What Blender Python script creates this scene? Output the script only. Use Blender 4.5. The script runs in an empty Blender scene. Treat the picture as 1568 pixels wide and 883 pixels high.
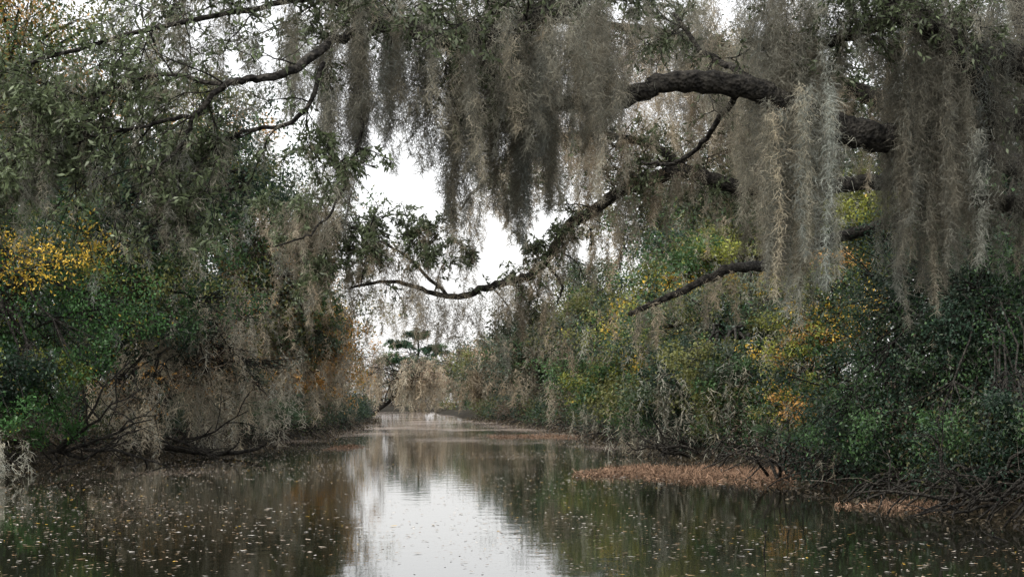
import bpy, math
import numpy as np
from mathutils import Vector
rng = np.random.default_rng(11)
S = bpy.context.scene

# ---------------------------------------------------------------- materials
def new_mat(name):
    m = bpy.data.materials.new(name); m.use_nodes = True
    nt = m.node_tree; nt.nodes.clear()
    out = nt.nodes.new('ShaderNodeOutputMaterial')
    return m, nt, out
def leafy(name, transl, rough, spec, tboost=1.2, simple=False):
    m, nt, out = new_mat(name)
    a = nt.nodes.new('ShaderNodeVertexColor'); a.layer_name = 'Col'
    src = a.outputs[0]
    if simple:
        p = nt.nodes.new('ShaderNodeBsdfDiffuse'); nt.links.new(src, p.inputs[0])
    else:
        tc = nt.nodes.new('ShaderNodeTexCoord')
        n = nt.nodes.new('ShaderNodeTexNoise'); n.inputs['Scale'].default_value = 9
        n.inputs['Detail'].default_value = 1
        nt.links.new(tc.outputs['Object'], n.inputs['Vector'])
        mr = nt.nodes.new('ShaderNodeMapRange')
        mr.inputs[1].default_value = .3; mr.inputs[2].default_value = .7
        mr.inputs[3].default_value = .75; mr.inputs[4].default_value = 1.25
        nt.links.new(n.outputs[0], mr.inputs[0])
        vm = nt.nodes.new('ShaderNodeVectorMath'); vm.operation = 'SCALE'
        nt.links.new(a.outputs[0], vm.inputs[0]); nt.links.new(mr.outputs[0], vm.inputs['Scale'])
        src = vm.outputs[0]
        p = nt.nodes.new('ShaderNodeBsdfPrincipled')
        p.inputs['Roughness'].default_value = rough
        p.inputs['Specular IOR Level'].default_value = spec
        nt.links.new(src, p.inputs['Base Color'])
    t = nt.nodes.new('ShaderNodeBsdfTranslucent')
    v2 = nt.nodes.new('ShaderNodeVectorMath'); v2.operation = 'SCALE'; v2.inputs['Scale'].default_value = tboost
    nt.links.new(src, v2.inputs[0]); nt.links.new(v2.outputs[0], t.inputs[0])
    mx = nt.nodes.new('ShaderNodeMixShader'); mx.inputs[0].default_value = transl
    nt.links.new(p.outputs[0], mx.inputs[1]); nt.links.new(t.outputs[0], mx.inputs[2])
    nt.links.new(mx.outputs[0], out.inputs[0])
    return m
M_LEAF = leafy('leaf', .3, .45, .35, 1.5)
M_MOSS = leafy('spanish_moss', .4, .9, .1, 1.1, True)
M_DRY = leafy('dry_litter', .1, .8, .2)

def bark_mat():
    m, nt, out = new_mat('bark')
    tc = nt.nodes.new('ShaderNodeTexCoord')
    n = nt.nodes.new('ShaderNodeTexNoise'); n.inputs['Scale'].default_value = 14; n.inputs['Detail'].default_value = 8
    v = nt.nodes.new('ShaderNodeTexVoronoi'); v.inputs['Scale'].default_value = 30
    nt.links.new(tc.outputs['Object'], n.inputs['Vector']); nt.links.new(tc.outputs['Object'], v.inputs['Vector'])
    r = nt.nodes.new('ShaderNodeValToRGB')
    r.color_ramp.elements[0].position = .38; r.color_ramp.elements[0].color = (.009, .008, .007, 1)
    r.color_ramp.elements[1].position = .8; r.color_ramp.elements[1].color = (.075, .068, .056, 1)
    nt.links.new(n.outputs[0], r.inputs[0])
    ad = nt.nodes.new('ShaderNodeMath'); ad.operation = 'ADD'
    nt.links.new(n.outputs[0], ad.inputs[0]); nt.links.new(v.outputs[0], ad.inputs[1])
    b = nt.nodes.new('ShaderNodeBump'); b.inputs['Strength'].default_value = 1; b.inputs['Distance'].default_value = .03
    nt.links.new(ad.outputs[0], b.inputs['Height'])
    p = nt.nodes.new('ShaderNodeBsdfPrincipled'); p.inputs['Roughness'].default_value = .85
    p.inputs['Specular IOR Level'].default_value = .2
    nt.links.new(r.outputs[0], p.inputs['Base Color']); nt.links.new(b.outputs[0], p.inputs['Normal'])
    nt.links.new(p.outputs[0], out.inputs[0])
    return m
M_BARK = bark_mat()

def ground_mat():
    m, nt, out = new_mat('muddy_ground')
    tc = nt.nodes.new('ShaderNodeTexCoord')
    n = nt.nodes.new('ShaderNodeTexNoise'); n.inputs['Scale'].default_value = 3; n.inputs['Detail'].default_value = 10
    nt.links.new(tc.outputs['Object'], n.inputs['Vector'])
    r = nt.nodes.new('ShaderNodeValToRGB')
    r.color_ramp.elements[0].position = .35; r.color_ramp.elements[0].color = (.009, .008, .005, 1)
    r.color_ramp.elements[1].position = .75; r.color_ramp.elements[1].color = (.035, .029, .018, 1)
    nt.links.new(n.outputs[0], r.inputs[0])
    b = nt.nodes.new('ShaderNodeBump'); b.inputs['Distance'].default_value = .1
    nt.links.new(n.outputs[0], b.inputs['Height'])
    p = nt.nodes.new('ShaderNodeBsdfPrincipled'); p.inputs['Roughness'].default_value = .95
    p.inputs['Specular IOR Level'].default_value = .15
    nt.links.new(r.outputs[0], p.inputs['Base Color']); nt.links.new(b.outputs[0], p.inputs['Normal'])
    nt.links.new(p.outputs[0], out.inputs[0])
    return m
M_GROUND = ground_mat()

def water_mat():
    m, nt, out = new_mat('water')
    L = nt.links.new
    geo = nt.nodes.new('ShaderNodeNewGeometry')
    def noise(scale, sx=1, sy=1, detail=3):
        mp = nt.nodes.new('ShaderNodeMapping'); mp.inputs['Scale'].default_value = (sx, sy, 1)
        L(geo.outputs['Position'], mp.inputs['Vector'])
        n = nt.nodes.new('ShaderNodeTexNoise'); n.inputs['Scale'].default_value = scale; n.inputs['Detail'].default_value = detail
        L(mp.outputs[0], n.inputs['Vector']); return n.outputs[0]
    b = nt.nodes.new('ShaderNodeBump'); b.inputs['Strength'].default_value = .24; b.inputs['Distance'].default_value = .008
    L(noise(2.2, 1, 1.2, 5), b.inputs['Height'])
    p = nt.nodes.new('ShaderNodeBsdfPrincipled')
    p.inputs['Base Color'].default_value = (.012, .012, .007, 1)
    p.inputs['Roughness'].default_value = .03; p.inputs['IOR'].default_value = 1.42
    L(b.outputs[0], p.inputs['Normal'])
    film = noise(.22, 1, .55, 5); fine = noise(17, 1, .8, 3)
    sep = nt.nodes.new('ShaderNodeSeparateXYZ'); L(geo.outputs['Position'], sep.inputs[0])
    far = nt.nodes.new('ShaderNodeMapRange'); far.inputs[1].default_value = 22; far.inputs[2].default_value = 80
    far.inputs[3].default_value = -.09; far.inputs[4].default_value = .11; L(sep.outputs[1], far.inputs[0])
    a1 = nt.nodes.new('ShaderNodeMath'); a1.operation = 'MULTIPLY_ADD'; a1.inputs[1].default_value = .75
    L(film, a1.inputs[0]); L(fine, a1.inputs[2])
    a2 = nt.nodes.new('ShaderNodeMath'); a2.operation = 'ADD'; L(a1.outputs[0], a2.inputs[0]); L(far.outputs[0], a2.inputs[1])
    mr = nt.nodes.new('ShaderNodeMapRange'); mr.inputs[1].default_value = .97; mr.inputs[2].default_value = 1.06
    mr.inputs[3].default_value = 0; mr.inputs[4].default_value = .7
    L(a2.outputs[0], mr.inputs[0])
    d = nt.nodes.new('ShaderNodeBsdfPrincipled'); d.inputs['Base Color'].default_value = (.21, .16, .125, 1); d.inputs['Roughness'].default_value = .6
    mx = nt.nodes.new('ShaderNodeMixShader'); L(mr.outputs[0], mx.inputs[0]); L(p.outputs[0], mx.inputs[1]); L(d.outputs[0], mx.inputs[2])
    L(mx.outputs[0], out.inputs[0])
    return m
M_WATER = water_mat()

# ---------------------------------------------------------------- mesh utils
def nrm(a): return a / (np.linalg.norm(a, axis=-1, keepdims=True) + 1e-9)
class B:
    def __init__(s): s.V = []; s.F = []; s.C = []; s.n = 0
    def add(s, V, F, C):
        V = np.asarray(V, float).reshape(-1, 3); C = np.asarray(C, float)
        if C.ndim == 1: C = np.tile(C, (len(V), 1))
        s.V.append(V); s.F.append(np.asarray(F) + s.n); s.C.append(C); s.n += len(V)
    def obj(s, name, mat, parent=None, smooth=False):
        if not s.n: return None
        V = np.concatenate(s.V).astype(np.float32); F = np.concatenate(s.F).astype(np.int32); C = np.concatenate(s.C)
        me = bpy.data.meshes.new(name)
        me.vertices.add(len(V)); me.vertices.foreach_set('co', V.ravel())
        me.loops.add(F.size); me.loops.foreach_set('vertex_index', F.ravel())
        me.polygons.add(len(F)); me.polygons.foreach_set('loop_start', np.arange(0, F.size, 4, dtype=np.int32))
        me.update(calc_edges=True)
        ca = me.color_attributes.new('Col', 'FLOAT_COLOR', 'POINT')
        ca.data.foreach_set('color', np.concatenate([np.clip(C, 0, 1), np.ones((len(C), 1))], 1).astype(np.float32).ravel())
        if smooth: me.polygons.foreach_set('use_smooth', np.ones(len(F), bool))
        me.materials.append(mat)
        o = bpy.data.objects.new(name, me); S.collection.objects.link(o)
        if parent: o.parent = parent
        return o
def empty(name):
    o = bpy.data.objects.new(name, None); S.collection.objects.link(o); return o

def leaves(b, P, size, aspect, col, up=.6, droop=.2, D=None):
    N = len(P)
    if N == 0: return
    size = size * rng.uniform(.6, 1.3, (N, 1))
    if D is None: D = rng.normal(size=(N, 3))
    D = nrm(D + np.array([0, 0, -droop]))
    n = rng.normal(size=(N, 3)); n[:, 2] = np.abs(n[:, 2]) + up
    s = nrm(np.cross(D, n)); nn = np.cross(s, D)
    w = size * aspect * .5
    mid = P + D * size * .45
    V = np.stack([P, mid + s * w, P + D * size - nn * size * .12, mid - s * w], 1)
    C = col if np.ndim(col) > 1 else np.tile(col, (N, 1))
    b.add(V, np.arange(4 * N).reshape(N, 4), np.repeat(C, 4, 0))

def ribbons(b, P0, D, L, W, nseg, curl, col, grav=0.):
    N = len(P0)
    if N == 0: return
    L = np.broadcast_to(np.asarray(L, float), (N,))[:, None]; W = np.broadcast_to(np.asarray(W, float), (N,))[:, None]
    p = P0.copy(); d = nrm(D); side = nrm(np.cross(d, rng.normal(size=(N, 3))))
    out = []
    for k in range(nseg + 1):
        tw = W * .5 * (1 - .75 * k / nseg)
        out.append(np.stack([p - side * tw, p + side * tw], 1))
        p = p + d * L / nseg
        d = nrm(d + rng.normal(size=(N, 3)) * curl + np.array([0, 0, -grav]))
    V = np.stack(out, 1)
    base = (np.arange(N) * 2 * (nseg + 1))[:, None] + (np.arange(nseg) * 2)[None]
    F = np.stack([base, base + 1, base + 3, base + 2], -1).reshape(-1, 4)
    C = col if np.ndim(col) > 1 else np.tile(col, (N, 1))
    b.add(V, F, np.repeat(C, 2 * (nseg + 1), 0))

def smooth_path(pts, sub=6, jit=0.):
    P = np.asarray(pts, float); n = len(P)
    P = np.vstack([2 * P[0] - P[1], P, 2 * P[-1] - P[-2]])
    out = []
    for i in range(1, n):
        for t in np.linspace(0, 1, sub, endpoint=False):
            a, b_, c, d = P[i - 1:i + 3]
            out.append(.5 * (2 * b_ + (c - a) * t + (2 * a - 5 * b_ + 4 * c - d) * t * t + (3 * b_ - a - 3 * c + d) * t ** 3))
    out.append(P[n]); out = np.array(out)
    if jit: out[1:-1] += rng.normal(size=out[1:-1].shape) * jit
    return out
def tube(b, pts, r0, r1, n=7, knob=.0, col=(.1, .1, .1), r=None):
    P = np.asarray(pts, float); K = len(P)
    if r is None: r = np.linspace(r0, r1, K)
    T = nrm(np.gradient(P, axis=0)); ref = np.array([.3, .9, .2])
    A = nrm(np.cross(T, ref)); Bn = np.cross(T, A)
    th = np.linspace(0, 2 * np.pi, n, endpoint=False)
    rr = r[:, None] * (1 + knob * rng.normal(size=(K, n)))
    V = P[:, None] + rr[..., None] * (np.cos(th)[None, :, None] * A[:, None] + np.sin(th)[None, :, None] * Bn[:, None])
    i = np.arange(K - 1)[:, None] * n; j = np.arange(n)[None]; j2 = (j + 1) % n
    F = np.stack([i + j, i + j2, i + n + j2, i + n + j], -1).reshape(-1, 4)
    b.add(V, F, np.array(col))

# ---------------------------------------------------------------- moss
MOSS = np.array([.365, .350, .282])
def moss(b, A, L, R, dens, fw, fl, col=MOSS, nseg=3):
    N = len(A)
    if N == 0: return
    cnt = np.maximum((L * dens * (R / R.mean())).astype(int), 6)
    idx = np.repeat(np.arange(N), cnt); n = len(idx)
    t = rng.random(n) ** .9
    ph = rng.uniform(0, 6.28, (N, 4)); am = R * .9
    ax = A[idx].copy()
    ax[:, 2] -= t * L[idx]
    ax[:, 0] += np.sin(t * 4 + ph[idx, 0]) * am[idx] * t; ax[:, 1] += np.sin(t * 3.3 + ph[idx, 1]) * am[idx] * t
    prof = (.5 + .75 * np.sin(np.pi * np.clip(t, 0, 1) ** .6)) * (1 - t ** 2 * .85)
    prof *= .35 + .9 * np.sin(t * L[idx] * 9 + ph[idx, 1] * 3) ** 2 * (.5 + np.sin(t * 5 + ph[idx, 2]) ** 2)
    ax[:, :2] += rng.normal(size=(n, 2)) * (R[idx] * (prof + .12))[:, None] * .6
    D = np.stack([rng.normal(size=n) * .8, rng.normal(size=n) * .8, -np.ones(n) * .8 + rng.normal(size=n) * .4], 1)
    tone = rng.uniform(.4, 1.25, N); warm = rng.normal(size=N) * .04
    C = col[None] * (tone[idx] * rng.uniform(.7, 1.3, n))[:, None]
    C = C * np.stack([1 + warm[idx], np.ones(n), 1 - warm[idx]], 1)
    ribbons(b, ax, D, fl * rng.uniform(.5, 1.4, n), fw, nseg, .75, C, .2)

def curtain(b, n, xr, yr, zt, bx, bz, R, dens, fw, fl, lmax=1.7, col=MOSS, jit=.25):
    x = rng.uniform(*xr, n); y = rng.uniform(*yr, n); z = rng.uniform(*zt, n)
    x = x + .07 * np.sin(x * 21 + y * 3)
    zb = np.interp(x, bx, bz) + np.abs(rng.normal(size=n)) * jit * 1.6 - rng.random(n) * .1
    L = np.clip(z - zb, .15, lmax * rng.uniform(.6, 1, n))
    moss(b, np.stack([x, y, z], 1), L, R * rng.uniform(.45, 1.4, n), dens, fw, fl, col)

# ---------------------------------------------------------------- terrain
LY = [-60, 0, 20, 33, 45, 60, 82, 110, 150, 218, 240, 900]; LX = [-14, -13, -12.5, -11.8, -8.9, -8.6, -9.2, -11.5, -15.5, -21, -12, -12]
RY = [-60, 0, 17.7, 26, 43, 65, 88, 131, 180, 218, 240, 900]; RX = [9, 8, 6.5, 5.5, 4.3, 3.2, 1.3, -4.5, -9, -12, -12, -12]
def xl(y): return np.interp(y, LY, LX)
def xr_(y): return np.interp(y, RY, RX)
def height(x, y):
    e = np.maximum(xl(y) - x, x - xr_(y)) + .5 * np.sin(y * .9) * np.cos(x * .7) * .6 + .25 * np.sin(y * 2.7 + x)
    h = np.where(e > 0, .7 * (1 - np.exp(-e / 2.2)) + .015 * np.clip(e, 0, 60) + .1 * np.sin(x * 1.3) * np.sin(y * .9) * (1 - np.exp(-e)), -1.4 * (1 - np.exp(e / 1.5)))
    return h
gx = np.concatenate([[-900, -400, -200, -100, -60], np.linspace(-40, 35, 180), [60, 100, 200, 400, 900]])
gy = np.concatenate([[-300, -120, -60, -30], np.linspace(-10, 130, 260), np.linspace(132, 270, 60), [300, 400, 600, 1200]])
X, Y = np.meshgrid(gx, gy, indexing='ij'); Z = height(X, Y)
b = B(); ni, nj = X.shape
i = np.arange(ni - 1)[:, None] * nj; j = np.arange(nj - 1)[None]
b.add(np.stack([X, Y, Z], -1), np.stack([i + j, i + nj + j, i + nj + j + 1, i + j + 1], -1).reshape(-1, 4), np.array([.05, .04, .03]))
b.obj('ground', M_GROUND, smooth=True)
b = B(); b.add([[-120, -60, 0], [120, -60, 0], [120, 280, 0], [-120, 280, 0]], [[0, 1, 2, 3]], np.array([.05, .04, .03]))
b.obj('water', M_WATER)

# ---------------------------------------------------------------- bank trees
GREEN = np.array([.048, .095, .033]); DARK = np.array([.023, .046, .028]); GREY = np.array([.078, .098, .064])
OLIVE = np.array([.120, .125, .038]); YG = np.array([.22, .24, .045]); YEL = np.array([.48, .32, .045]); ORG = np.array([.38, .215, .065]); BROWN = np.array([.26, .19, .13])
def tree(name, base, crowns, lsize, nleaf, pal, moss_n=0, mlen=(.4, 1.2), mcol=MOSS, tr=.2, dist=40, mR=.1, aspect=.5, sub=9, flat=.6, mdens=1.):
    par = empty(name); bb, bl, bm = B(), B(), B()
    base = np.array(base, float); base[2] = float(height(np.array(base[0]), np.array(base[1]))) - .25
    cols = np.array([p[0] for p in pal]); w = np.array([p[1] for p in pal], float); w /= w.sum()
    c0 = np.array(crowns[0][0], float)
    top = c0 + np.array([0, 0, crowns[0][1][2] * .4])
    tp = smooth_path([base, base * .6 + top * .4 + rng.normal(size=3) * .3, base * .25 + top * .75 + rng.normal(size=3) * .3, top], 5, .03)
    tube(bb, tp, tr, tr * .3, 8, .06)
    tot = sum(c[2] for c in crowns); ml = []
    per = nleaf // (tot * sub) + 1
    for (cc, cr, nc) in crowns:
        cc = np.array(cc, float); cr = np.array(cr, float)
        for k in range(nc):
            d = nrm(rng.normal(size=3)); q = cc + d * cr * rng.random() ** .45
            q[2] = max(q[2], .5)
            rc = cr.mean() * rng.uniform(.2, .36)
            t0 = tp[int(rng.uniform(.3, .95) * (len(tp) - 1))]
            mid = t0 * .45 + q * .55 + np.array([0, 0, .12 * np.linalg.norm(q - t0)]) + rng.normal(size=3) * .2
            lp = smooth_path([t0, mid, q], 5, .04)
            tube(bb, lp, tr * rng.uniform(.2, .4), .015, 5, .05)
            ci = rng.choice(len(w), p=w); bright = rng.uniform(.6, 1.35)
            sc = q + rng.normal(size=(sub, 3)) * rc * np.array([1, 1, flat])
            for s_ in sc:
                tube(bb, [lp[-3], (lp[-3] + s_) / 2 + rng.normal(size=3) * .06, s_], .018, .006, 3)
            P = np.repeat(sc, per, 0) + rng.normal(size=(sub * per, 3)) * rc * .33 * np.array([1, 1, .8])
            C = np.tile(cols[ci], (len(P), 1)); sw = rng.random(len(P)) < .12
            C[sw] = cols[rng.choice(len(w), sw.sum(), p=w)]
            C = C * bright * rng.uniform(.65, 1.4, (len(P), 1))
            leaves(bl, P, lsize, aspect, C)
            ml.append(sc)
    ml = np.concatenate(ml)
    if moss_n:
        A = ml[rng.choice(len(ml), moss_n)] + rng.normal(size=(moss_n, 3)) * .25
        L = rng.uniform(mlen[0], mlen[1], moss_n)
        L = np.minimum(L, np.maximum(A[:, 2] - .1, .15))
        fw = .00042 * dist + .002
        moss(bm, A, L, mR * rng.uniform(.5, 1.4, moss_n), 2.2 / fw * .38 * (mR / .1) * mdens, fw, .06 + fw * 8, mcol, 2)
    bb.obj('trunk_and_limbs', M_BARK, par, True); bl.obj('foliage', M_LEAF, par); bm.obj('moss', M_MOSS, par)
    return par

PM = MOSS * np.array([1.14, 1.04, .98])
# left bank
tree('tallow_tree', (-13, 34, 0), [((-12.2, 33, 4.3), (2.9, 2.6, 4.0), 48), ((-10.9, 31.5, 2.0), (1.6, 1.5, 1.3), 14)], .09, 60000, [(GREEN * [.9, 1.1, .9], 6), (DARK, 4), (YG, 1.), (YEL, .6)], 30, dist=33, tr=.2)
tree('maple_tree', (-16, 43, 0), [((-15, 42, 10.5), (4.2, 3.5, 3.6), 52), ((-12.4, 41, 8.5), (1.8, 2, 2.0), 16)], .125, 48000, [(OLIVE, 4), (ORG, 3), (YG, 1.6), (GREEN, 3)], 60, dist=42, tr=.28)
tree('water_oak_tree', (-12, 39, 0), [((-10.2, 38, 5.6), (2.6, 2.4, 2.6), 36), ((-8.6, 38.5, 8.3), (2.2, 2, 1.8), 18)], .105, 46000, [(DARK, 6), (GREEN, 4), (OLIVE, 1)], 70, dist=38, tr=.24)
tree('willow_tree', (-11.2, 43, 0), [((-9.4, 40.8, 3.7), (2.3, 1.8, 1.6), 38), ((-8.2, 40.5, 2.4), (1.8, 1.4, 1.0), 24), ((-10.2, 38.5, 1.9), (1.4, 1.2, .8), 12)], .09, 5500, [(GREY, 4), (ORG, 1.4), (BROWN, 2)], 640, (.3, 1.5), MOSS * np.array([1.5, 1.42, 1.38]), dist=41, mR=.09, tr=.12, mdens=.9)
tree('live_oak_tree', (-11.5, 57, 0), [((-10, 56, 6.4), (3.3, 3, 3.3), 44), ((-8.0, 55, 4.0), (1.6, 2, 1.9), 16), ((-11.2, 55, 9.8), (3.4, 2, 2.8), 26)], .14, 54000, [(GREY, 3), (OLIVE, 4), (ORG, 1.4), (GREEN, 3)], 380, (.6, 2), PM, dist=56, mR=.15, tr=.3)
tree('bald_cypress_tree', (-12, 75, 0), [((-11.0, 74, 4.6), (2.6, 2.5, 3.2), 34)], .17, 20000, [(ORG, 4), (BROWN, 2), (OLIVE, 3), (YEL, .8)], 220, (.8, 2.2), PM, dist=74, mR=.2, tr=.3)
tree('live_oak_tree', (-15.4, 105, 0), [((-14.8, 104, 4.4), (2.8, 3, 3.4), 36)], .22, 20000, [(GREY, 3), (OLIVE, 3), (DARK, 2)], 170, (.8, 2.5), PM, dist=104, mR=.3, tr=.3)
# far end: moss and pine colours lightened to stand in for haze
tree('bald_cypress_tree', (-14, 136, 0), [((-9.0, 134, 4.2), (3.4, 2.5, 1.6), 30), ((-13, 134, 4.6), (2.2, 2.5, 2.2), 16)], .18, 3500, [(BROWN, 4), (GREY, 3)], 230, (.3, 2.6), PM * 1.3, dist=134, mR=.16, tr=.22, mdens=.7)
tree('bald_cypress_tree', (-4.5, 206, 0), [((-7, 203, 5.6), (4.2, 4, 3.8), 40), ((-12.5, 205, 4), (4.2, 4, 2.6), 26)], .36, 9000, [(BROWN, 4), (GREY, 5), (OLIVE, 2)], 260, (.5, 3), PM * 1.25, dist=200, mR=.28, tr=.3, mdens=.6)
tree('pine_tree', (-15, 222, 0), [((-14.5, 220, 12.0), (2.2, 2, .8), 8), ((-16.8, 220, 10.4), (2.4, 2, .7), 8), ((-12.2, 220, 9.4), (2.6, 2, .8), 8), ((-18.5, 220, 8.0), (2.4, 2, .9), 8), ((-14.5, 220, 7.6), (4.4, 2, 1.2), 12)], .36, 15000, [(DARK * 2, 3), (GREEN * 1.2, 2)], 0, dist=215, tr=.25, flat=.4)
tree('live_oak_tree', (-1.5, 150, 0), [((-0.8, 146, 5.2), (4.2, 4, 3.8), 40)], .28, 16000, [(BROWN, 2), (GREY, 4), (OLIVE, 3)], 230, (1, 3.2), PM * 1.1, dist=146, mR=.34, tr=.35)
# right bank
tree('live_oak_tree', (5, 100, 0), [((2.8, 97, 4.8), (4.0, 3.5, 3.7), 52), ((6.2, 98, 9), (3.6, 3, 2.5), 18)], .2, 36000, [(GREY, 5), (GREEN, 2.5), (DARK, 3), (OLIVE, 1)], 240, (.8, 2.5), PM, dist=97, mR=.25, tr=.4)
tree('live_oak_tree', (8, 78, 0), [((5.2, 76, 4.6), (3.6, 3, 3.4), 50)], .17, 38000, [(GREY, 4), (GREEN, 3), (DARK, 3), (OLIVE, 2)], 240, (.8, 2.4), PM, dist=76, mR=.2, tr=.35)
tree('hackberry_tree', (8, 57, 0), [((5.8, 55, 4.0), (3.0, 2.6, 2.7), 50), ((7.5, 55, 7), (2.4, 2, 1.6), 16), ((4.2, 54, 2.0), (1.6, 2, 1.2), 14)], .13, 56000, [(YG, 4), (OLIVE, 4), (GREEN, 4), (DARK, 1.5), (YEL, .4)], 200, (.5, 1.6), dist=55, mR=.13, tr=.25)
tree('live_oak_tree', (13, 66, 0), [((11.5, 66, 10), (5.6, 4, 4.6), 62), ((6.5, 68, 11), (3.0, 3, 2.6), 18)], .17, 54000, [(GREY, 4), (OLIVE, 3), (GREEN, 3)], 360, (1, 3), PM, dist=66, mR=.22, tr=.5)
tree('water_oak_tree', (7.2, 41, 0), [((5.8, 39.5, 2.9), (2.3, 1.9, 2.1), 46), ((4.5, 39, 1.6), (1.3, 2.2, .9), 22), ((5.2, 34.5, 1.9), (1.2, 1.8, 1.2), 22)], .09, 76000, [(GREEN, 5), (DARK, 5), (OLIVE, 3), (GREY, 2)], 330, (.4, 1.4), dist=39, mR=.09, tr=.2)
tree('sugarberry_tree', (7.6, 32, 0), [((6.7, 31, 3.1), (1.3, 1.2, 1.7), 28), ((6.2, 30.5, 1.5), (1.0, 1.2, .8), 12)], .075, 25000, [(ORG, 2.4), (YEL, .8), (OLIVE, 4), (YG, 2), (GREEN, 3), (DARK, 2)], 70, (.3, .9), dist=31, mR=.07, tr=.1)
tree('wax_myrtle_tree', (8.4, 25.5, 0), [((7.9, 25, 2.6), (2.2, 1.7, 2.3), 60), ((6.6, 23.4, 1.2), (1.6, 1.9, 0.9), 34), ((8.6, 22.6, 2.8), (1.9, 1.5, 2), 40), ((6.9, 20.0, .9), (1.0, 1.4, .8), 20)], .066, 125000, [(GREEN, 4.5), (DARK, 8), (GREY, 2.2)], 70, (.3, .9), dist=25, mR=.06, tr=.06)
tree('tallow_tree', (9.5, 33, 0), [((8.2, 33, 5.6), (1.3, 1.2, 1.5), 22)], .085, 17000, [(YG, 5), (OLIVE, 4), (YEL, .4)], 24, dist=33, mR=.07, tr=.12)
tree('live_oak_tree', (13, 36, 0), [((11.5, 36, 7.6), (4, 3, 4.2), 64)], .11, 62000, [(DARK, 5), (GREEN, 4), (GREY, 3)], 320, (.6, 2), dist=36, mR=.13, tr=.4)

def woodland(name, pts, hts, size, n, pal, wid):
    bl, bb = B(), B(); cols = np.array([p[0] for p in pal]); w = np.array([p[1] for p in pal], float); w /= w.sum()
    for (x, y), h in zip(pts, hts):
        z0 = float(height(np.array(x), np.array(y)))
        tube(bb, smooth_path([(x, y, z0 - .2), (x + rng.normal() * .5, y, h * .5), (x, y, h * .9)], 3, .05), .2, .04, 5)
        for k in range(9):
            q = np.array([x, y, z0]) + rng.normal(size=3) * np.array([wid, wid, 0]) + np.array([0, 0, rng.uniform(.08, 1) * h])
            P = q + rng.normal(size=(n // 9, 3)) * np.array([wid * .45, wid * .45, h * .07])
            P[:, 2] = np.maximum(P[:, 2], z0 + .05)
            leaves(bl, P, size * (.6 + y / 200), .55, cols[rng.choice(len(w), p=w)] * rng.uniform(.6, 1.25, (len(P), 1)))
    par = empty(name); bb.obj('trunks', M_BARK, par, True); bl.obj('foliage', M_LEAF, par)
PAL = [(DARK, 6), (GREEN, 3), (OLIVE, 1.2), (GREY, 1.5)]
P, H = [], []
for k in range(70):
    y = rng.uniform(40, 200); x = xl(y) - rng.uniform(3, 16); x = min(x, -.130 * y - 2); P.append((x, y)); H.append(rng.uniform(5, 9.5))
for k in range(36):
    y = rng.uniform(46, 66); P.append((rng.uniform(-.37, -.215) * y, y)); H.append(rng.uniform(8, 12.5))
woodland('background_woodland', P, H, .2, 1200, PAL, 1.5)
P, H = [], []
for k in range(85):
    y = rng.uniform(28, 190); x = xr_(y) + rng.uniform(4, 18); P.append((x, y)); H.append(rng.uniform(5, 9.5))
woodland('background_woodland', P, H, .2, 1100, PAL, 1.5)
P, H = [], []
for k in range(70):
    x = rng.uniform(-60, 45); P.append((x, rng.uniform(236, 262))); H.append(rng.uniform(3.5, 6) if -30 < x < -10 else rng.uniform(5, 8))
woodland('distant_treeline', P, H, .22, 800, [(GREY, 4), (BROWN, 2), (OLIVE, 2), (DARK, 2)], 2.4)

def undergrowth(name, side, y0, y1, n):
    bl, bt, br = B(), B(), B()
    for k in range(n):
        y = y0 + (y1 - y0) * rng.random() ** 1.5
        off = rng.uniform(.1, 2.6)
        x = xl(y) - off if side < 0 else xr_(y) + off
        z = max(float(height(np.array(x), np.array(y))), 0.0)
        s = y / 40
        h = rng.uniform(.5, 1.9)
        m = int(200 + 220 * h)
        P = np.array([x, y, z + h * .55]) + rng.normal(size=(m, 3)) * np.array([.45, .45, .26 * h])
        P[:, 2] = np.maximum(P[:, 2], .03)
        c = [DARK, GREEN * .7, DARK, OLIVE * .6, DARK * .7, BROWN * .35][rng.integers(6)]
        leaves(bl, P, .07 * (.6 + .6 * s), .45, c * rng.uniform(.5, 1.3, (m, 1)))
        # dead leaf litter and low growth on the mud
        m = 90
        P = np.stack([x + side * -.1 + rng.normal(size=m) * .7, y + rng.normal(size=m) * .7, np.zeros(m)], 1)
        P[:, 2] = np.maximum(height(P[:, 0], P[:, 1]), 0) + .03
        leaves(bl, P, .09 * (.6 + .6 * s), .5, np.array([.07, .055, .035]) * rng.uniform(.3, 1.8, (m, 1)), 1.5, -.3)
        m = 14
        D = np.stack([rng.normal(size=m) - side * .5, rng.normal(size=m) - .3, rng.uniform(-.3, 1.1, m)], 1)
        ribbons(bt, np.tile([x, y, z + .05], (m, 1)) + rng.normal(size=(m, 3)) * [.3, .3, .05], D, rng.uniform(.3, 1.3, m), .012 * (.6 + .6 * s), 5, .28, np.array([.21, .18, .15]) * rng.uniform(.15, 1.3, (m, 1)), .06)
        for q in range(2):
            p0 = np.array([x, y, z + rng.uniform(.1, .5)]); e = p0 + np.array([-side * rng.uniform(.6, 1.6), rng.normal() * .6, 0]); e[2] = -.1
            mid = (p0 + e) / 2 + np.array([rng.normal() * .1, rng.normal() * .2, rng.uniform(.1, .45)])
            tube(br, smooth_path([p0, mid, e], 4, .03), rng.uniform(.015, .045), .012, 5, .1)
    par = empty(name); bl.obj('shrub_leaves', M_LEAF, par); bt.obj('bare_twigs', M_DRY, par); br.obj('roots', M_BARK, par, True)
undergrowth('bank_undergrowth', -1, 26, 130, 210)
undergrowth('bank_undergrowth', 1, 15, 120, 270)

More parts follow.
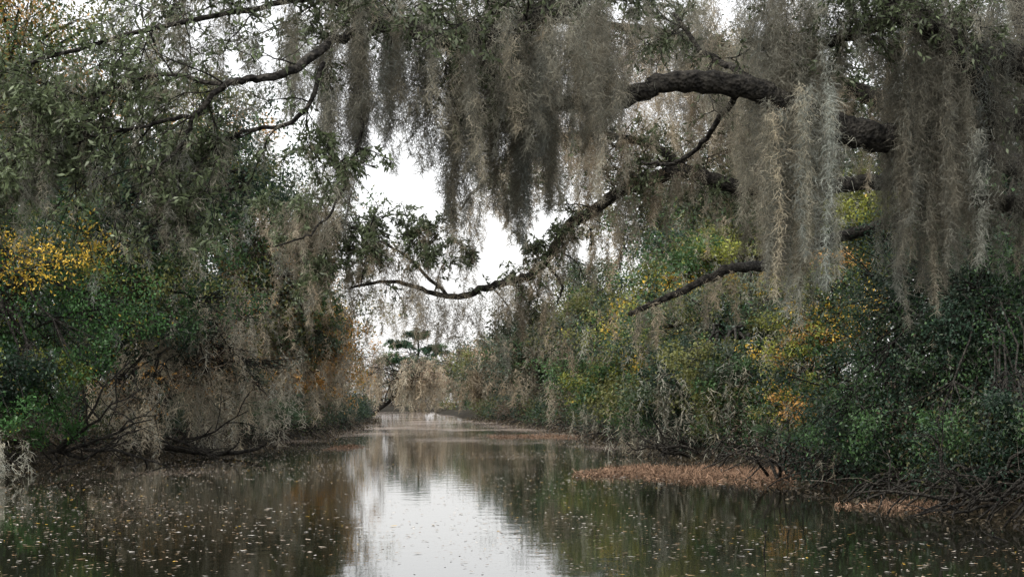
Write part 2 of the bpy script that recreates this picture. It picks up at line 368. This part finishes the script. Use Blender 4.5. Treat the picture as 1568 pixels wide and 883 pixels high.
bm = B(); n = 60
A = np.stack([rng.normal(size=n) * .35 - 9.9, rng.normal(size=n) * .4 + 26.5, rng.uniform(.3, 1.0, n)], 1)
moss(bm, A, rng.uniform(.2, .5, n), np.full(n, .1), 120, .01, .16, MOSS * 1.4)
bm.obj('lichen_bush', M_MOSS)

# ---------------------------------------------------------------- the overhanging live oak
oak = empty('overhanging_live_oak_tree'); wood, fol, mos = B(), B(), B()
FG = np.array([.105, .132, .068])
def twig_leaves(p, d, L, n, lsize, col):
    t = rng.random(n)[:, None]
    P = p + d * t * L + rng.normal(size=(n, 3)) * .008
    D = d * .7 + rng.normal(size=(n, 3)) * .7
    leaves(fol, P, lsize, .36, col * rng.uniform(.45, 1.5, (n, 1)), .5, .1, D)
def grow(p, d, L, r, lev, lsize, nl, anchors, col, grav=.04, wander=.22):
    k = 6; pts = [p]; dd = nrm(d)
    for i_ in range(k):
        dd = nrm(dd + rng.normal(size=3) * wander + np.array([0, 0, -grav])); pts.append(pts[-1] + dd * L / k)
    pts = np.array(pts)
    tube(wood, pts, r, max(r * .35, .0022), 5 if r > .01 else 3)
    if lev == 0:
        for i_ in range(2, k + 1):
            twig_leaves(pts[i_ - 1], (pts[i_] - pts[i_ - 1]) / (L / k), L / k, nl, lsize, col)
        if rng.random() < .3: anchors.append(pts[-2])
        return
    for i_ in range(1, k + 1):
        for q in range(1 if i_ < k else 2):
            t = nrm(pts[i_] - pts[i_ - 1]); nd = nrm(t * .8 + rng.normal(size=3) * .75)
            grow(pts[i_], nd, L * rng.uniform(.4, .65), r * .5, lev - 1, lsize, nl, anchors, col, grav, wander)
    anchors.append(pts[3])
def limb(pts, r0, r1, n=10, jit=.012, r=None):
    p = smooth_path(pts, 7, jit); tube(wood, p, r0, r1, n, .07); return p

trunk = limb([(8.7, 15.6, -.3), (8.5, 15.4, 1.2), (8.3, 15.2, 3), (8.2, 15, 4.6), (8.0, 15.4, 7)], .5, .3, 14)
A_ = limb([(8.3, 15.2, 3.1), (6.6, 15, 4.1), (5.23, 14.8, 4.38), (4.6, 14.6, 4.25), (3.9, 14.2, 4.13), (3.35, 13.9, 4.13), (2.95, 13.8, 4.27), (2.55, 13.7, 4.42), (2.1, 13.5, 4.52), (1.45, 13.4, 4.5), (1.0, 13.4, 4.35), (.4, 13.4, 4.3), (-.2, 13.4, 4.4)], .2, .06, 12)
B_ = limb([(8.2, 15, 4.6), (6, 14.2, 6.1), (3.6, 13.6, 6.3), (2.0, 13.4, 5.9), (.9, 12.6, 5.3), (.2, 12.2, 4.75), (-.5, 12.2, 4.6), (-1.3, 12.3, 4.9), (-2.2, 12.2, 5.2), (-3.2, 12, 5.1)], .17, .04, 10)
D_ = limb([(8.3, 15.2, 3.6), (6.6, 14.8, 4.4), (5.3, 14.4, 4.85), (4.5, 14.2, 5.0), (3.9, 14, 5.3), (3.2, 13.8, 5.9)], .22, .12, 12)
D2 = limb([(5.6, 14.6, 4.8), (5.0, 14.3, 4.3), (4.6, 14.1, 4.7), (4.2, 13.9, 5.1), (3.7, 13.7, 5.2)], .12, .05, 8)
E_ = limb([(8.4, 15.3, 2.6), (6.4, 15, 3.35), (5.3, 14.8, 3.55), (4.8, 14.7, 3.6), (4.5, 14.8, 3.8)], .14, .05, 9)
G1 = limb([(4.1, 14.2, 5.4), (3.3, 14.2, 5.15), (2.8, 14.2, 5.0), (2.3, 14.2, 5.12)], .08, .03, 8)
G2 = limb([(2.4, 13.7, 4.45), (2.25, 14, 4.75), (1.95, 14.6, 5.1), (1.7, 15, 5.6)], .05, .02, 7)
G3 = limb([(2.2, 13.6, 4.5), (2.05, 14, 4.3), (1.85, 14.4, 4.05), (1.6, 14.6, 3.95), (1.35, 14.8, 4.0)], .035, .012, 6)
c1 = limb([(-1.0, 12.3, 4.75), (-1.4, 11.7, 4.5), (-1.7, 11.1, 4.1), (-1.95, 10.9, 3.98), (-2.2, 10.9, 3.93), (-2.42, 10.9, 3.7), (-2.55, 10.9, 3.45), (-2.8, 10.8, 3.2)], .045, .01, 8, .008)
c2 = limb([(-1.5, 11.3, 4.2), (-1.67, 11.2, 3.75), (-2.17, 11.1, 3.58), (-2.57, 11, 3.3), (-3.0, 11, 3.1)], .022, .007, 6, .008)
c3 = limb([(-1.3, 12, 4.8), (-1.25, 11.8, 3.8), (-1.32, 11.6, 3.45), (-1.42, 11.5, 3.1), (-1.62, 11.4, 2.85), (-1.9, 11.4, 2.75)], .018, .006, 6, .008)
c4 = limb([(-2.42, 10.9, 3.7), (-2.8, 10.9, 3.62), (-3.3, 10.9, 3.5), (-3.9, 10.9, 3.35)], .018, .006, 6, .008)
c5 = limb([(-1.6, 12.2, 5.0), (-2.2, 11.8, 4.75), (-3.0, 11.5, 4.5), (-3.8, 11.3, 4.2), (-4.5, 11, 3.9)], .028, .01, 6, .008)
c7 = limb([(-2.2, 10.9, 3.93), (-2.7, 11.1, 4.05), (-3.2, 11.2, 3.95), (-3.8, 11.3, 3.75)], .018, .006, 6, .008)
anch = []
for path, ns, Lr in [(c1, 8, (.5, .8)), (c2, 9, (.35, .6)), (c3, 3, (.2, .35)), (c4, 15, (.4, .7)), (c5, 12, (.4, .7)), (c7, 13, (.4, .7))]:
    for k in range(ns):
        i_ = int(rng.uniform(.2, 1) * (len(path) - 1)); d = nrm(path[min(i_ + 1, len(path) - 1)] - path[i_ - 1])
        grow(path[i_], d * .9 + rng.normal(size=3) * .6 + np.array([-.3, 0, -.05]), rng.uniform(*Lr), .009, 2 if k % 2 else 1, .062, 2 if k % 3 else 3, anch, FG)
for path, ns, a0, a1 in [(B_, 40, .45, 1), (D_, 12, .35, 1), (G1, 6, .3, 1), (G2, 5, .4, 1)]:
    for k in range(ns):
        i_ = int(rng.uniform(a0, a1) * (len(path) - 1))
        grow(path[i_], rng.normal(size=3) + np.array([-.3, -.1, .3]), rng.uniform(.4, .85), .012, 2 if k % 3 else 1, .065, 2, anch, FG * .75)
anch = np.array(anch)
sel = anch[rng.choice(len(anch), min(len(anch), 600), replace=False)]
moss(mos, sel, rng.uniform(.08, .42, len(sel)), np.full(len(sel), .045), 220, .0038, .09, MOSS * .95)
bx = [-2.2, -1.9, -1.5, -1.1, -.7, -.45, -.2, .15, .6, .9, 1.2]; bz = [4.3, 4.0, 3.4, 3.8, 3.6, 2.9, 3.4, 3.1, 3.6, 3.95, 4.4]
curtain(mos, 280, (-1.95, 1.0), (12.4, 13.8), (4.1, 5.9), bx, bz, .09, 310, .005, .11, 1.4, MOSS * .74, jit=.3)
curtain(mos, 210, (-1.9, .9), (11.5, 12.4), (4.0, 4.95), [-1.9, -1.5, -1.1, -.7, -.45, -.2, .15, .6, .9], [3.95, 3.5, 3.75, 3.6, 3.1, 3.5, 3.25, 3.6, 3.95], .07, 320, .0046, .10, 1.0, MOSS * .84, jit=.32)
curtain(mos, 40, (-.75, .45), (12.6, 13.4), (4.2, 4.9), bx, np.array(bz) - .15, .06, 300, .005, .10, 1.9, MOSS * .9, jit=.1)
curtain(mos, 80, (-3.3, -1.7), (11.6, 12.6), (4.2, 5.1), [-3.3, -1.7], [4.15, 3.9], .06, 280, .0046, .10, .55, MOSS * .8, jit=.2)
curtain(mos, 80, (2.3, 3.1), (13.6, 14.5), (4.1, 6.0), [2.2, 2.5, 2.75, 3.0, 3.2], [3.0, 2.8, 2.4, 2.75, 3.4], .10, 330, .005, .12, 2.1, MOSS * .92)
curtain(mos, 32, (2.35, 3.0), (13.3, 13.7), (4.2, 4.6), [2.2, 2.5, 2.75, 3.0, 3.2], [2.75, 2.45, 2.2, 2.5, 3.2], .075, 330, .005, .12, 2.4, MOSS * 1.1, .1)
curtain(mos, 90, (3.7, 4.6), (13.7, 14.8), (3.9, 5.8), [3.5, 3.9, 4.2, 4.4, 4.7], [3.2, 2.5, 1.95, 2.6, 3.2], .085, 330, .005, .12, 2.1, MOSS * .72)
curtain(mos, 75, (4.6, 6.2), (13.8, 15), (3.6, 5.6), [4.6, 5.6], [3.1, 2.8], .09, 310, .005, .12, 1.7, MOSS * .66)
curtain(mos, 190, (1.3, 5.8), (13.9, 16), (5.0, 6.3), [1, 2, 3, 4, 5.8], [5.0, 4.85, 4.7, 4.6, 4.4], .085, 310, .005, .12, 1.2, MOSS * .75)
for path, n, Lr, off in [(A_, 26, (.08, .35), .14), (G1, 16, (.2, .6), .04), (E_, 30, (.2, .8), .05), (D_, 40, (.2, .8), .12), (c1, 14, (.1, .35), 0), (c5, 24, (.1, .4), 0), (c3, 10, (.1, .3), 0), (c2, 12, (.1, .35), 0), (c7, 10, (.1, .3), 0)]:
    ii = rng.integers(len(path) // 3, len(path), n)
    moss(mos, path[ii] + rng.normal(size=(n, 3)) * .03 - np.array([0, -.03, off]), rng.uniform(*Lr, n), np.full(n, .05), 300, .0045, .09, MOSS * .9)
wood.obj('trunk_and_limbs', M_BARK, oak, True); fol.obj('foliage', M_LEAF, oak); mos.obj('moss', M_MOSS, oak)

# ---------------------------------------------------------------- second oak, further back
oak2 = empty('live_oak_tree'); wood, fol, mos = B(), B(), B()
limb([(9.4, 23, -.3), (9.2, 22.8, 1.5), (9, 22.5, 3.5), (8.6, 22.5, 6), (7.6, 22.5, 9)], .42, .15, 12)
F_ = limb([(9, 22.6, 4.2), (6.6, 23, 5.0), (4.6, 22.4, 4.9), (3.46, 21.8, 4.8), (2.66, 21.8, 5.03), (1.76, 21.8, 4.78), (1.2, 21.8, 4.4), (.86, 21.8, 4.2), (.5, 21.8, 3.65), (.16, 21.8, 3.4), (-.24, 21.8, 3.3), (-.84, 21.8, 3.12), (-1.24, 21.8, 3.17), (-1.84, 21.8, 3.35), (-2.5, 21.9, 3.25)], .14, .02, 8)
F2 = limb([(2.7, 21.8, 5.0), (2.2, 21.8, 5.4), (1.3, 21.6, 5.55), (.5, 21.6, 5.5), (.1, 21.6, 5.3), (-.5, 21.5, 4.75), (-.8, 21.5, 4.4)], .08, .015, 7)
F3 = limb([(8.8, 22.5, 4.8), (6, 22.5, 6.2), (4, 22.5, 6.9), (2, 22.5, 7.4), (0, 22.5, 7.6)], .2, .03, 8)
F4 = limb([(4, 22.2, 4.9), (3.5, 22, 5.6), (3.2, 22, 6.1), (2.8, 22, 6.9)], .08, .03, 7)
F5 = limb([(3.3, 22, 5.95), (2.8, 21.9, 5.3), (2.3, 21.8, 5.15), (1.8, 21.8, 5.3), (1.3, 21.8, 5.6)], .05, .015, 6)
H_ = limb([(9, 22.6, 4.8), (7, 24.5, 4.7), (5.2, 24.5, 4.2), (4.2, 23, 3.75), (3.4, 21.8, 3.55), (3, 21.8, 3.4), (2.5, 21.8, 3.15), (2.1, 21.8, 3.0), (1.8, 21.8, 2.83)], .12, .035, 9)
H2 = limb([(.5, 21.8, 3.65), (.75, 21.8, 3.3), (.7, 21.8, 3.0)], .03, .01, 6)
F6 = limb([(-1.0, 21.8, 3.14), (-1.6, 21.7, 3.7), (-2.3, 21.6, 4.1), (-3.2, 21.6, 4.5)], .03, .01, 6)
anch = []
for path, ns, a0, a1 in [(F_, 18, .25, .62), (F_, 4, .7, 1), (F2, 9, .2, .8), (F3, 44, .2, .9), (F4, 12, .2, 1), (F5, 9, .2, 1), (F6, 12, .6, 1)]:
    for k in range(ns):
        i_ = int(rng.uniform(a0, a1) * (len(path) - 1))
        grow(path[i_], rng.normal(size=3) + np.array([.1, -.2, .2]), rng.uniform(.4, .9), .014, 2 if k % 3 == 0 else 1, .085, 2, anch, FG * .8)
for k in range(7):
    grow(np.array([-1.55, 21.6, 3.95]) + rng.normal(size=3) * [.3, .3, .18], rng.normal(size=3), .45, .01, 2, .08, 2, anch, FG * .7)
for k in range(14):
    grow(np.array([-3.1, 21.6, 4.2]) + rng.normal(size=3) * [.4, .3, .45], rng.normal(size=3), .5, .01, 2, .08, 2, anch, FG)
anch = np.array(anch); sel = anch[rng.choice(len(anch), min(380, len(anch)), replace=False)]
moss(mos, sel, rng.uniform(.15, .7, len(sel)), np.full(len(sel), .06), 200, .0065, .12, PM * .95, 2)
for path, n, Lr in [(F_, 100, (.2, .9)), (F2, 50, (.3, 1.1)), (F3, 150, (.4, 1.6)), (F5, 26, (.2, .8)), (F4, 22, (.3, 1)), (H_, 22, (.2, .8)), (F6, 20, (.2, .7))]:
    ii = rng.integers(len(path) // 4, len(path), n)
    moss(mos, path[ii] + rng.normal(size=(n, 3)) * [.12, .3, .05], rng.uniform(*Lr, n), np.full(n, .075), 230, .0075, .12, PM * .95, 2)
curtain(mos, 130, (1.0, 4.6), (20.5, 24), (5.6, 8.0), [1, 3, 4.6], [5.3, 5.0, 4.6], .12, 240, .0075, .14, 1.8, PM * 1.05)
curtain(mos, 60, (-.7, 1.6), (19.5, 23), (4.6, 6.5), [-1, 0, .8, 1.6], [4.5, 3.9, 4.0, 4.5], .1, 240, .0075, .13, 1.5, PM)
wood.obj('trunk_and_limbs', M_BARK, oak2, True); fol.obj('foliage', M_LEAF, oak2); mos.obj('moss', M_MOSS, oak2)

# ---------------------------------------------------------------- floating things
bl = B(); N = 42000
y = 10 + 75 * rng.random(N) ** 1.5; x = rng.uniform(-14, 9, N)
f = np.sin(x * .8 + 1.3 * np.sin(y * .35)) + np.sin(y * .5 + x * .3) + rng.normal(size=N) * .9 - .12 * (x + 2)
k = (f > -.1) & (x > xl(y)) & (x < xr_(y)); x, y = x[k], y[k]; n = len(x)
cols = np.array([[.40, .34, .27], [.26, .17, .09], [.52, .49, .44], [.5, .32, .05], [.16, .11, .065]])[rng.choice(5, n, p=[.3, .24, .24, .04, .18])]
ang = rng.uniform(0, 6.28, n); D = np.stack([np.cos(ang), np.sin(ang), np.zeros(n)], 1)
sd = np.stack([-np.sin(ang), np.cos(ang), np.zeros(n)], 1); sz = (rng.uniform(.018, .055, n) * (1 + y / 70) * np.where(rng.random(n) < .05, 1.8, 1))[:, None]
P = np.stack([x, y, np.full(n, .006)], 1); P[:, 2] += rng.random(n) * .004
V = np.stack([P, P + D * sz * .5 + sd * sz * .28, P + D * sz + [0, 0, .004], P + D * sz * .5 - sd * sz * .28], 1)
bl.add(V, np.arange(4 * n).reshape(n, 4), np.repeat(cols * rng.uniform(.6, 1.2, (n, 1)), 4, 0)); bl.obj('floating_leaves', M_DRY)

def mat_of_reeds(name, cx, cy, rx, ry, n, hgt=.13):
    bb = B(); a = rng.uniform(0, 6.28, n); r = np.sqrt(rng.random(n)) * (1 + .3 * np.sin(a * 5 + cx) + .2 * np.sin(a * 11)) + rng.normal(size=n) * .06
    P = np.stack([cx + rx * r * np.cos(a), cy + ry * r * np.sin(a), np.full(n, .0)], 1)
    D = np.stack([rng.normal(size=n) * .8, rng.normal(size=n) * .8, rng.uniform(.1, 1.2, n)], 1)
    c = np.array([.32, .205, .135]) * rng.uniform(.2, 1.35, (n, 1))
    ribbons(bb, P, D, rng.uniform(.3, 1.3, n) * hgt, .014, 3, .35, c, .15)
    P2 = P.copy(); P2[:, 2] = .02 + rng.random(n) * .03
    leaves(bb, P2, .07, .4, c * .6, 2, 0)
    bb.obj(name, M_DRY)
mat_of_reeds('dead_reed_mat', 3.7, 30, 1.9, 2.4, 8000, .16)
mat_of_reeds('dead_reed_mat', 5.2, 28.0, .8, 1.6, 3500, .22)
mat_of_reeds('dead_reed_mat', 5.9, 20.3, .9, .7, 900)
mat_of_reeds('dead_reed_mat', 1.0, 62, 2.2, 3, 1500)
mat_of_reeds('dead_reed_mat', -5.5, 47, .5, 2.0, 700, .06)

def dead_branch(name, p, d, L, r, n):
    global wood
    wood = B()
    def g(p, d, L, r, lev):
        pts = [np.array(p, float)]; dd = nrm(np.array(d, float))
        for i_ in range(6): dd = nrm(dd + rng.normal(size=3) * .2); pts.append(pts[-1] + dd * L / 6)
        tube(wood, pts, r, r * .3, 6, .05)
        if lev:
            for i_ in range(2, 6):
                if rng.random() < .75: g(pts[i_], dd + rng.normal(size=3) * .8, L * .5, r * .5, lev - 1)
    for q in range(n): g(np.array(p) + rng.normal(size=3) * [.3, .3, .03], np.array(d) + rng.normal(size=3) * .35, L * rng.uniform(.6, 1.1), r, 2)
    wood.obj(name, M_BARK, None, True)
dead_branch('fallen_branch', (5.3, 26.6, .1), (-.5, -.5, .7), 1.2, .035, 9)
dead_branch('fallen_branch', (4.6, 36, .2), (-1, -.4, .35), 1.8, .04, 6)
dead_branch('fallen_branch', (-10.6, 33, .4), (1, -.3, .2), 2.6, .05, 5)
dead_branch('fallen_branch', (-9.4, 39, .5), (1, -.3, -.05), 2.4, .04, 5)
dead_branch('fallen_branch', (6.3, 19, .2), (-1, -.3, .3), 1.4, .03, 6)
dead_branch('stick_in_water', (2.55, 14.1, -.08), (.1, -.1, 1), .38, .01, 1)
dead_branch('stick_in_water', (4.9, 14.6, .02), (-1, .1, .15), .5, .012, 2)
wood = B()
limb([(-9.6, 39.5, .25), (-8.6, 39.2, .12), (-7.8, 39.0, .10), (-7.0, 38.9, .22), (-6.7, 38.8, .4)], .10, .03, 8)
limb([(-7.9, 39.0, .1), (-7.5, 38.6, .3), (-7.35, 38.4, .55)], .035, .012, 6)
wood.obj('fallen_log', M_BARK, None, True)

def palmetto(p, s):
    bb = B()
    for f_ in range(9):
        a = rng.uniform(0, 6.28); d = nrm(np.array([math.cos(a), math.sin(a), rng.uniform(.4, 1.4)])); c = np.array(p) + d * s * .6
        ribbons(bb, np.array([p], float), np.array([d]), s * .6, .02, 3, .02, np.array([.06, .08, .03]))
        side = nrm(np.cross(d, [0, 0, 1])); th = np.linspace(-1.3, 1.3, 18)
        D = np.cos(th)[:, None] * d + np.sin(th)[:, None] * side
        ribbons(bb, np.tile(c, (18, 1)), D, s * .55, .045, 4, .03, np.array([.06, .10, .05]) * rng.uniform(.6, 1.5, (18, 1)), .12)
    bb.obj('dwarf_palmetto', M_LEAF)
palmetto((5.6, 28.9, .5), .8); palmetto((-8.9, 47, .8), 1.4); palmetto((-8.4, 50, .6), 1.2); palmetto((3.5, 60, .5), 1.1)

# ---------------------------------------------------------------- sky, sun, camera
w = bpy.data.worlds.new('World'); S.world = w; w.use_nodes = True; nt = w.node_tree; nt.nodes.clear()
EL, AZ = math.radians(48), math.radians(-125)
o = nt.nodes.new('ShaderNodeOutputWorld'); bg = nt.nodes.new('ShaderNodeBackground'); sky = nt.nodes.new('ShaderNodeTexSky')
sky.sky_type = 'NISHITA'; sky.sun_disc = False; sky.sun_elevation = EL; sky.sun_rotation = AZ
sky.dust_density = 4; sky.air_density = 1.2
hs = nt.nodes.new('ShaderNodeHueSaturation'); hs.inputs['Saturation'].default_value = .2; hs.inputs['Value'].default_value = 3.0
ov = nt.nodes.new('ShaderNodeMixRGB'); ov.inputs[0].default_value = .6; ov.inputs[2].default_value = (8.9, 8.8, 8.8, 1)   # overcast veil
nt.links.new(sky.outputs[0], hs.inputs['Color']); nt.links.new(hs.outputs[0], ov.inputs[1])
nt.links.new(ov.outputs[0], bg.inputs[0]); bg.inputs[1].default_value = .15
nt.links.new(bg.outputs[0], o.inputs[0])
sl = bpy.data.lights.new('sun', 'SUN'); sl.energy = 2.0; sl.angle = math.radians(14); sl.color = (1, .94, .85)
so = bpy.data.objects.new('sun', sl); S.collection.objects.link(so)
dirv = Vector((math.sin(AZ) * math.cos(EL), math.cos(AZ) * math.cos(EL), math.sin(EL)))
so.rotation_euler = dirv.to_track_quat('Z', 'Y').to_euler()
cd = bpy.data.cameras.new('camera'); cam = bpy.data.objects.new('camera', cd); S.collection.objects.link(cam)
cam.location = (0, 0, 1.5); cam.rotation_euler = (math.radians(90), 0, 0)
cd.lens = 50; cd.sensor_width = 36; cd.shift_y = .111; cd.clip_end = 3000; cd.clip_start = .1
S.camera = cam
S.view_settings.view_transform = 'Standard'; S.view_settings.look = 'None'; S.view_settings.exposure = 0
